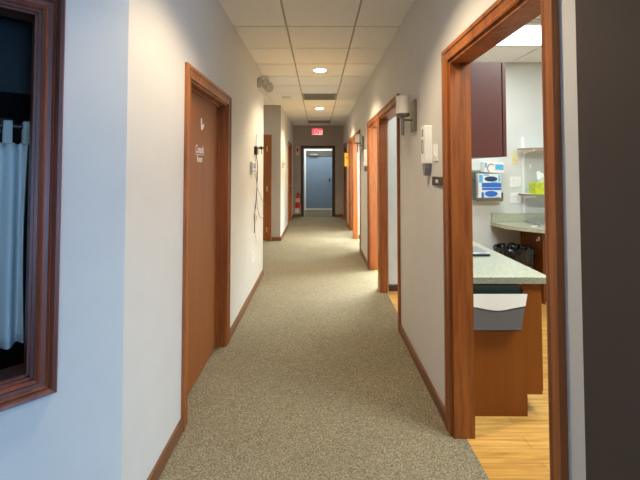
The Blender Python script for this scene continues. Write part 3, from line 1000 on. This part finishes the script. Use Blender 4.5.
# ------------------------------------------------------------------ exam room: near counter along the corridor wall
CY0, CY1 = 2.25, 3.34
XB = XI + 0.016
t = thing('base_cabinet', (1.06, CY0, 0), 'reddish wood base cabinet with bare end panel inside the near doorway', 'cabinet')
endp = [(XB, 0), (1.219, 0), (1.219, 0.125), (1.307, 0.125), (1.307, 0.768), (XB, 0.768)]
MB().prism(endp, lambda u, v, k: (u, (CY0, CY0 + 0.019)[k], v)).build('end_panel', 'panel', t)
MB().prism(endp, lambda u, v, k: (u - (0.001, 0.001)[k], (CY0 + 0.020, CY1)[k], v)).build('carcass', 'panel', t)
for k in range(3):
    y0 = CY0 + 0.022 + k * 0.356
    d = MB().box(1.3075, 1.325, y0, y0 + 0.350, 0.130, 0.760, 0.002).build('door', 'panel', t)
    MB().tube([(1.325, y0 + 0.30, 0.60), (1.352, y0 + 0.30, 0.605), (1.352, y0 + 0.30, 0.695), (1.325, y0 + 0.30, 0.70)], 0.005).build('handle', 'nickel', d, smooth=True)
t = thing('worktop', (1.08, 2.8, 0.769), 'speckled pale green worktop on the near base cabinet', 'worktop')
MB().box(XB, 1.350, 2.226, CY1, 0.770, 0.810, 0.003).build('slab', 'granite', t)
MB().box(XB, 1.3505, 2.2245, 2.2265, 0.771, 0.806).build('edge_band', 'edge', t)
# file pocket
t = thing('file_pocket', (1.0, CY0, 0.525), 'white and grey wall file pocket on the end of the near base cabinet', 'file holder')
po = [(0.862, 0.735), (1.200, 0.735), (1.158, 0.520), (0.872, 0.520)]
MB().prism(po, lambda u, v, k: (u, (CY0, CY0 - 0.008)[k], v)).build('back_plate', 'black', t)
pf = [(0.858, 0.722), (1.196, 0.722), (1.156, 0.515), (0.870, 0.515)]
MB().prism(pf, lambda u, v, k: (u, (CY0 - 0.055, CY0 - 0.060)[k], v)).build('front', 'pocket', t)
mb = MB()
mb.prism([(CY0 - 0.001, 0.515), (CY0 - 0.060, 0.515), (CY0 - 0.060, 0.519), (CY0 - 0.001, 0.519)], lambda u, v, k: ((0.870, 1.156)[k], u, v))
for xa, xb in ((0.858, 0.870), (1.196, 1.156)):
    q = [mb.bm.verts.new(c) for c in ((xa, CY0, 0.722), (xa, CY0 - 0.058, 0.722), (xb, CY0 - 0.058, 0.515), (xb, CY0, 0.515))]
    q2 = [mb.bm.verts.new((v.co.x - 0.003, v.co.y, v.co.z)) for v in q]
    mb.bm.faces.new(q)
    mb.bm.faces.new(q2[::-1])
    for k in range(4):
        mb.bm.faces.new((q[k], q2[k], q2[(k + 1) % 4], q[(k + 1) % 4]))
mb.build('sides', 'pocket', t)
wv = [(0.858, 0.724), (1.1965, 0.724), (1.1835, 0.656)]
wv += [(1.1835 - 0.322 * k / 12, 0.656 - 0.022 * math.sin(math.pi * (k / 12)) ** 2 - 0.004) for k in range(1, 13)]
MB().prism(wv, lambda u, v, k: (u, (CY0 - 0.0600, CY0 - 0.0615)[k], v)).build('label_card', 'white', t)
pts = [(1.1835 - 0.322 * k / 12, CY0 - 0.0615, 0.656 - 0.022 * math.sin(math.pi * (k / 12)) ** 2 - 0.006) for k in range(13)]
MB().tube(pts, 0.0022, 6).build('label_edge', 'black', t, smooth=True)
MB().box(0.87, 1.17, CY0 - 0.030, CY0 - 0.012, 0.53, 0.762).build('folder', 'folder', t)
# laptop on the worktop
t = thing('laptop', (1.09, 2.86, 0.81), 'closed laptop with black edge lying on the near worktop', 'laptop')
MB().box(0.92, 1.235, 2.735, 2.99, 0.8105, 0.826, 0.004).build('base', 'black', t)
MB().box(0.92, 1.235, 2.740, 2.99, 0.8265, 0.834, 0.003).build('lid', 'steel', t)
# upper cabinet
t = thing('wall_cabinet', (0.99, 2.345, 1.513), 'maroon upper wall cabinet inside the near doorway', 'cabinet')
MB().box(XB, 1.143, 2.345, 3.34, 1.513, 2.108, 0.001).build('carcass', 'maroon', t)
for k in range(2):
    y0 = 2.347 + k * 0.496
    d = MB().box(1.149, 1.171, y0, y0 + 0.492, 1.515, 2.106, 0.002).build('door', 'maroon', t)
    MB().tube([(1.171, y0 + 0.44, 1.55), (1.195, y0 + 0.44, 1.555), (1.195, y0 + 0.44, 1.645), (1.171, y0 + 0.44, 1.65)], 0.005).build('handle', 'nickel', d, smooth=True)
MB().box(1.1435, 1.1485, 2.36, 3.33, 1.52, 2.10).build('hinge_gap', 'black', t)

# ceiling fittings of the exam room
t = thing('ceiling_light', (1.705, 3.585, ZC - 0.02), 'bright fluorescent ceiling panel in the exam room', 'ceiling light')
x0, x1, y0, y1 = 2.315 - 2 * TB + 0.008, 2.315 - 0.008, 3.288, 3.88
MB().box(x0, x0 + 0.02, y0, y1, ZC - 0.012, ZC + 0.002).box(x1 - 0.02, x1, y0, y1, ZC - 0.012, ZC + 0.002).box(x0 + 0.02, x1 - 0.02, y0, y0 + 0.02, ZC - 0.012, ZC + 0.002).box(x0 + 0.02, x1 - 0.02, y1 - 0.02, y1, ZC - 0.012, ZC + 0.002).build('frame', 'white', t)
MB().box(x0 + 0.02, x1 - 0.02, y0 + 0.02, y1 - 0.02, ZC - 0.008, ZC + 0.001).build('diffuser', 'troffer', t)
t = thing('ceiling_vent', (2.01, 2.97, ZC - 0.012), 'pale louvred air diffuser in the exam room ceiling', 'air vent', 'ceiling vents')
x0, x1, y0, y1 = 2.315 - TB + 0.01, 2.315 - 0.01, 3.28 - TB + 0.01, 3.27
mb = MB()
for k in range(5):
    a = 0.055 * k
    for bx in ((x0 + a, x1 - a, y0 + a, y0 + a + 0.018), (x0 + a, x1 - a, y1 - a - 0.018, y1 - a), (x0 + a, x0 + a + 0.018, y0 + a + 0.018, y1 - a - 0.018), (x1 - a - 0.018, x1 - a, y0 + a + 0.018, y1 - a - 0.018)):
        mb.box(bx[0], bx[1], bx[2], bx[3], ZC - 0.014, ZC - 0.004)
mb.build('louvre', 'white', t)
MB().box(x0, x1, y0, y1, ZC - 0.003, ZC + 0.002).build('backing', 'vent', t)

# ------------------------------------------------------------------ exam room: far wall
YF = 4.50
fw = lambda x, z, d=0.0: basis((1, 0, 0), (0, 0, 1), (0, -1, 0), (x, YF - d, z))
t = thing('base_cabinet', (3.0, 4.3, 0), 'red wood base cabinet under the curved far worktop', 'cabinet')
MB().box(2.386, 2.404, 4.05, YF - 0.004, 0, 0.768, 0.001).build('end_panel', 'panel', t)
MB().box(2.4045, XO - 0.005, 4.072, YF - 0.004, 0.10, 0.768).box(2.4045, XO - 0.005, 4.13, YF - 0.004, 0, 0.0995).build('carcass', 'red_wood', t)
for k in range(3):
    x0 = 2.408 + k * 0.395
    d = MB().box(x0, x0 + 0.384, 4.052, 4.0715, 0.105, 0.762, 0.002).build('door', 'red_wood', t)
    MB().tube([(x0 + 0.05, 4.052, 0.60), (x0 + 0.05, 4.025, 0.605), (x0 + 0.05, 4.025, 0.695), (x0 + 0.05, 4.052, 0.70)], 0.005).build('handle', 'nickel', d, smooth=True)
MB().box(2.380, 2.386, 4.10, 4.13, 0.66, 0.70, 0.002).tube([(2.378, 4.115, 0.665), (2.360, 4.115, 0.655), (2.357, 4.115, 0.675)], 0.004).build('hook', 'white', t)
t = thing('worktop', (2.8, 4.2, 0.769), 'curved pale green worktop against the far exam room wall', 'worktop')
out = [(XO - 0.004, YF - 0.002), (2.035, YF - 0.002)]
for k in range(13):
    a = k / 12 * math.pi / 2
    out.append((2.035 + 0.72 * (1 - math.cos(a)), 4.44 - 0.62 * math.sin(a)))
out.append((XO - 0.004, 3.82))
MB().prism(out, lambda u, v, k: (u, v, (0.770, 0.810)[k])).build('slab', 'granite', t)
MB().box(2.045, XO - 0.004, YF - 0.020, YF - 0.002, 0.811, 0.912, 0.002).build('backsplash', 'granite', t)
# bin with a black liner
t = thing('waste_bin', (2.155, 4.21, 0), 'round waste bin with a crumpled black liner under the curved worktop', 'bin')
MB().lathe([(0, 0), (0.150, 0), (0.155, 0.006), (0.185, 0.555), (0.180, 0.555), (0.150, 0.012), (0, 0.010)], (2.155, 4.21, 0.0), n=32).build('body', 'grey', t, smooth=True)
mb = MB()
mb.lathe([(0.176, 0.42), (0.170, 0.50), (0.178, 0.565), (0.190, 0.578), (0.198, 0.560), (0.198, 0.49), (0.192, 0.41)], (2.155, 4.21, 0.0), n=72)
for v in mb.bm.verts:
    a = math.atan2(v.co.y - 4.21, v.co.x - 2.155)
    k = 0.006 * math.sin(9 * a + v.co.z * 40) + 0.005 * math.sin(23 * a + 3) + random.uniform(-0.003, 0.003)
    v.co.x += k * math.cos(a)
    v.co.y += k * math.sin(a)
    v.co.z += 0.004 * math.sin(7 * a) + random.uniform(-0.003, 0.003)
mb.build('liner', 'bag', t, smooth=True)


# glove boxes in a wall rack
t = thing('glove_box_rack', (2.0, YF, 1.07), 'wall rack on the far wall holding blue and white glove boxes', 'rack')
mb = MB()
mb.box(1.825, 2.135, YF - 0.006, YF, 1.10, 1.42).box(1.825, 2.135, YF - 0.105, YF - 0.006, 1.068, 1.074)
mb.box(1.820, 1.8255, YF - 0.105, YF, 1.068, 1.40).box(2.135, 2.1405, YF - 0.105, YF, 1.068, 1.16).box(1.8255, 2.135, YF - 0.107, YF - 0.101, 1.068, 1.105)
mb.build('tray', 'clear', t)
MB().box(1.825, 2.135, YF - 0.112, YF - 0.108, 1.060, 1.098, 0.001).build('front_rail', 'nickel', t)


def glove_box(x, z, wd, ht, label, mtx=None, style=0):
    t = thing('glove_box', (x, YF - 0.055, z), label, 'glove box', 'glove boxes on the exam room wall')
    y0 = YF - 0.097
    MB().box(x - wd / 2, x + wd / 2, y0, YF - 0.008, z, z + ht, 0.002, mtx=mtx).build('carton', 'carton', t)
    f0, f1 = y0 - 0.0012, y0 + 0.001
    if style == 0:
        MB().box(x - wd * 0.34, x + wd * 0.5, f0, f1, z + ht * 0.02, z + ht * 0.34, mtx=mtx).build('blue_band', 'blue', t)
        MB().prism([(x + wd * 0.06 + 0.075 * math.cos(a), z + ht * 0.62 + 0.030 * math.sin(a)) for a in [2 * math.pi * k / 20 for k in range(20)]], lambda u, v, k: tuple((mtx or Matrix()) @ Vector((u, (f0 - 0.0006, f1)[k], v)))).build('opening', 'navy', t)
        MB().box(x - wd * 0.46, x - wd * 0.30, f0, f1, z + ht * 0.36, z + ht * 0.92, mtx=mtx).build('side_print', 'cyan', t)
        MB().box(x + wd * 0.38, x + wd * 0.46, f0, f1, z + ht * 0.40, z + ht * 0.95, mtx=mtx).build('side_print', 'cyan', t)
        MB().box(x - wd * 0.26, x - wd * 0.02, f0, f1, z + ht * 0.86, z + ht * 0.95, mtx=mtx).build('side_print', 'cyan', t)
        MB().box(x + wd * 0.10, x + wd * 0.34, f0, f1, z + ht * 0.36, z + ht * 0.42, mtx=mtx).build('side_print', 'cyan', t)
    elif style == 1:
        MB().box(x - wd * 0.34, x + wd * 0.5, f0, f1, z + ht * 0.80, z + ht * 0.98, mtx=mtx).box(x - wd * 0.36, x - wd * 0.26, f0, f1, z + ht * 0.08, z + ht * 0.62, mtx=mtx).build('blue_band', 'blue', t)
        MB().prism([(x + wd * 0.06 + 0.075 * math.cos(a), z + ht * 0.50 + 0.034 * math.sin(a)) for a in [2 * math.pi * k / 20 for k in range(20)]], lambda u, v, k: tuple((mtx or Matrix()) @ Vector((u, (f0 - 0.0006, f1)[k], v)))).build('opening', 'blue', t)
        MB().box(x + wd * 0.22, x + wd * 0.46, f0, f1, z + ht * 0.10, z + ht * 0.22, mtx=mtx).build('side_print', 'cyan', t)
    else:
        MB().box(x + wd * 0.06, x + wd * 0.47, f0, f1, z + ht * 0.30, z + ht * 0.80, mtx=mtx).build('side_print', 'cyan', t)
        MB().box(x - wd * 0.46, x - wd * 0.36, f0, f1, z + ht * 0.45, z + ht * 0.9, mtx=mtx).build('side_print', 'cyan', t)
        ar = [(x - 0.030 + 0.045 * math.cos(a), f0, z + ht * 0.42 + 0.050 * math.sin(a)) for a in [R(60 + 12 * k) for k in range(16)]]
        MB().tube([tuple((mtx or Matrix()) @ Vector(p)) for p in ar], 0.007, 6).build('swoosh', 'tan', t, smooth=True)


glove_box(1.99, 1.105 - 0.030, 0.268, 0.142, 'bottom glove box in the rack, with a bright blue oval', style=1)
glove_box(1.99, 1.2185, 0.268, 0.160, 'middle glove box in the rack, with a dark open slot', style=0)
tilt = Matrix.Translation((2.04, YF - 0.05, 1.386)) @ Matrix.Rotation(R(3), 4, 'Y') @ Matrix.Translation((-2.04, -(YF - 0.05), -1.386))
glove_box(2.04, 1.389, 0.235, 0.125, 'topmost glove box lying tilted on the rack, with a tan swoosh', tilt, 2)

plate('light_switch', fw(2.340, 1.558), 0.073, 0.130, 'almond switch plate beside the shelf upright in the exam room', 'light switch', 'switch', 'almond')
plate('wall_outlet', fw(2.338, 1.280), 0.128, 0.122, 'upper of two white double outlets on the far exam room wall', 'outlet', gangs=2, group='white outlets by the shelf')
plate('wall_outlet', fw(2.336, 1.090), 0.128, 0.122, 'lower of two white double outlets on the far exam room wall', 'outlet', gangs=2, group='white outlets by the shelf')
mb = MB().box(2.418, 2.446, YF - 0.014, YF, 0.915, 1.815, 0.001)
up = tag(mb.build('shelf_upright', 'white'), 'tall white shelf upright strip on the far exam room wall', 'shelf upright')


def shelf(z, label, x0=2.335):
    t = thing('wall_shelf', (2.8, YF - 0.15, z), label, 'shelf', 'rounded wall shelves')
    o = [(3.35, YF - 0.016), (x0 + 0.07, YF - 0.016)]
    for k in range(11):
        a = math.pi / 2 * k / 10
        o.append((x0 + 0.22 - 0.22 * math.cos(a) + 0.0, YF - 0.07 - 0.22 * math.sin(a)))
    o.append((3.35, YF - 0.29))
    MB().prism(o, lambda u, v, k: (u, v, (z, z + 0.019)[k])).build('board', 'carton', t)
    e = [(u, v) for u, v in o[2:]]
    mb = MB()
    for a, b in zip(e, e[1:]):
        d = Vector((b[0] - a[0], b[1] - a[1])).normalized()
        n = Vector((d.y, -d.x)) * 0.0015
        if n.y > 0:
            n = -n
        mb.prism([(0, 0), (1, 0), (1, 1), (0, 1)], lambda u, v, k, a=a, b=b, n=n: (a[0] + (b[0] - a[0]) * u + n.x * k, a[1] + (b[1] - a[1]) * u + n.y * k, z + 0.019 * v))
    mb.build('edge_band', 'shelf_edge', t)
    for x in (2.432, 3.1):
        br = [(YF - 0.014, z - 0.0005), (YF - 0.25, z - 0.0005), (YF - 0.25, z - 0.015), (YF - 0.06, z - 0.035), (YF - 0.026, z - 0.075), (YF - 0.014, z - 0.090)]
        MB().prism(br, lambda u, v, k: (x + (-0.006, 0.006)[k], u, v)).build('shelf_bracket', 'white', t)


shelf(1.655, 'upper rounded wall shelf above the almond switch')
shelf(1.130, 'lower rounded wall shelf carrying the tissue box')
t = thing('tissue_box', (2.51, 4.30, 1.149), 'lime green patterned tissue box on the lower wall shelf', 'tissue box')
MB().box(2.425, 2.655, 4.245, 4.365, 1.1495, 1.280, 0.002).build('carton', 'lime', t)
mb = MB()
n = 26
r0, r1, r2 = [], [], []
for k in range(n):
    a = 2 * math.pi * k / n
    r0.append(mb.bm.verts.new((2.545 + 0.045 * math.cos(a), 4.305 + 0.012 * math.sin(a), 1.280)))
    r1.append(mb.bm.verts.new((2.56 + 0.075 * math.cos(a) + random.uniform(-.01, .01), 4.305 + 0.035 * math.sin(a) + random.uniform(-.008, .008), 1.330 + 0.02 * math.sin(3 * a))))
    r2.append(mb.bm.verts.new((2.565 + 0.085 * math.cos(a) + random.uniform(-.012, .012), 4.305 + 0.03 * math.sin(a) + random.uniform(-.01, .01), 1.375 + 0.035 * math.sin(2 * a + 0.6))))
ct = mb.bm.verts.new((2.565, 4.305, 1.345))
for k in range(n):
    q = (k + 1) % n
    mb.bm.faces.new((r0[k], r0[q], r1[q], r1[k]))
    mb.bm.faces.new((r1[k], r1[q], r2[q], r2[k]))
    mb.bm.faces.new((r2[k], r2[q], ct))
mb.build('tissue', 'tissue', t)
t = thing('wall_hook', (2.52, YF, 1.43), 'small white hook on the wall between the two shelves', 'hook')
MB().box(2.505, 2.535, YF - 0.004, YF, 1.43, 1.49, 0.002).build('plate', 'white', t)
MB().tube([(2.52, YF - 0.004, 1.445), (2.52, YF - 0.025, 1.440), (2.52, YF - 0.030, 1.458)], 0.004).build('peg', 'white', t)
t = thing('metal_tray', (2.62, 4.3, 0.811), 'shallow steel tray on the curved far worktop', 'tray')
MB().box(2.42, 2.90, 4.16, 4.44, 0.8105, 0.815, 0.002).build('bottom', 'steel', t)
mb = MB().box(2.42, 2.90, 4.155, 4.160, 0.8105, 0.835).box(2.42, 2.90, 4.44, 4.445, 0.8105, 0.835).box(2.415, 2.42, 4.155, 4.445, 0.8105, 0.835).box(2.90, 2.905, 4.155, 4.445, 0.8105, 0.835)
mb.build('rim', 'steel', t)
for i, (x, y, r) in enumerate(((2.33, 4.10, 20), (2.46, 4.04, -15))):
    mm = Matrix.Translation((x, y, 0.8125)) @ Matrix.Rotation(R(r), 4, 'Z')
    tag(MB().box(-0.035, 0.035, -0.012, 0.012, -0.002, 0.010, 0.004, mtx=mm).build('swab_packet', 'white'),
        ('white packet near the curved end of the far worktop', 'white packet in front of the steel tray on the far worktop')[i], 'packet', 'white packets on the far worktop')
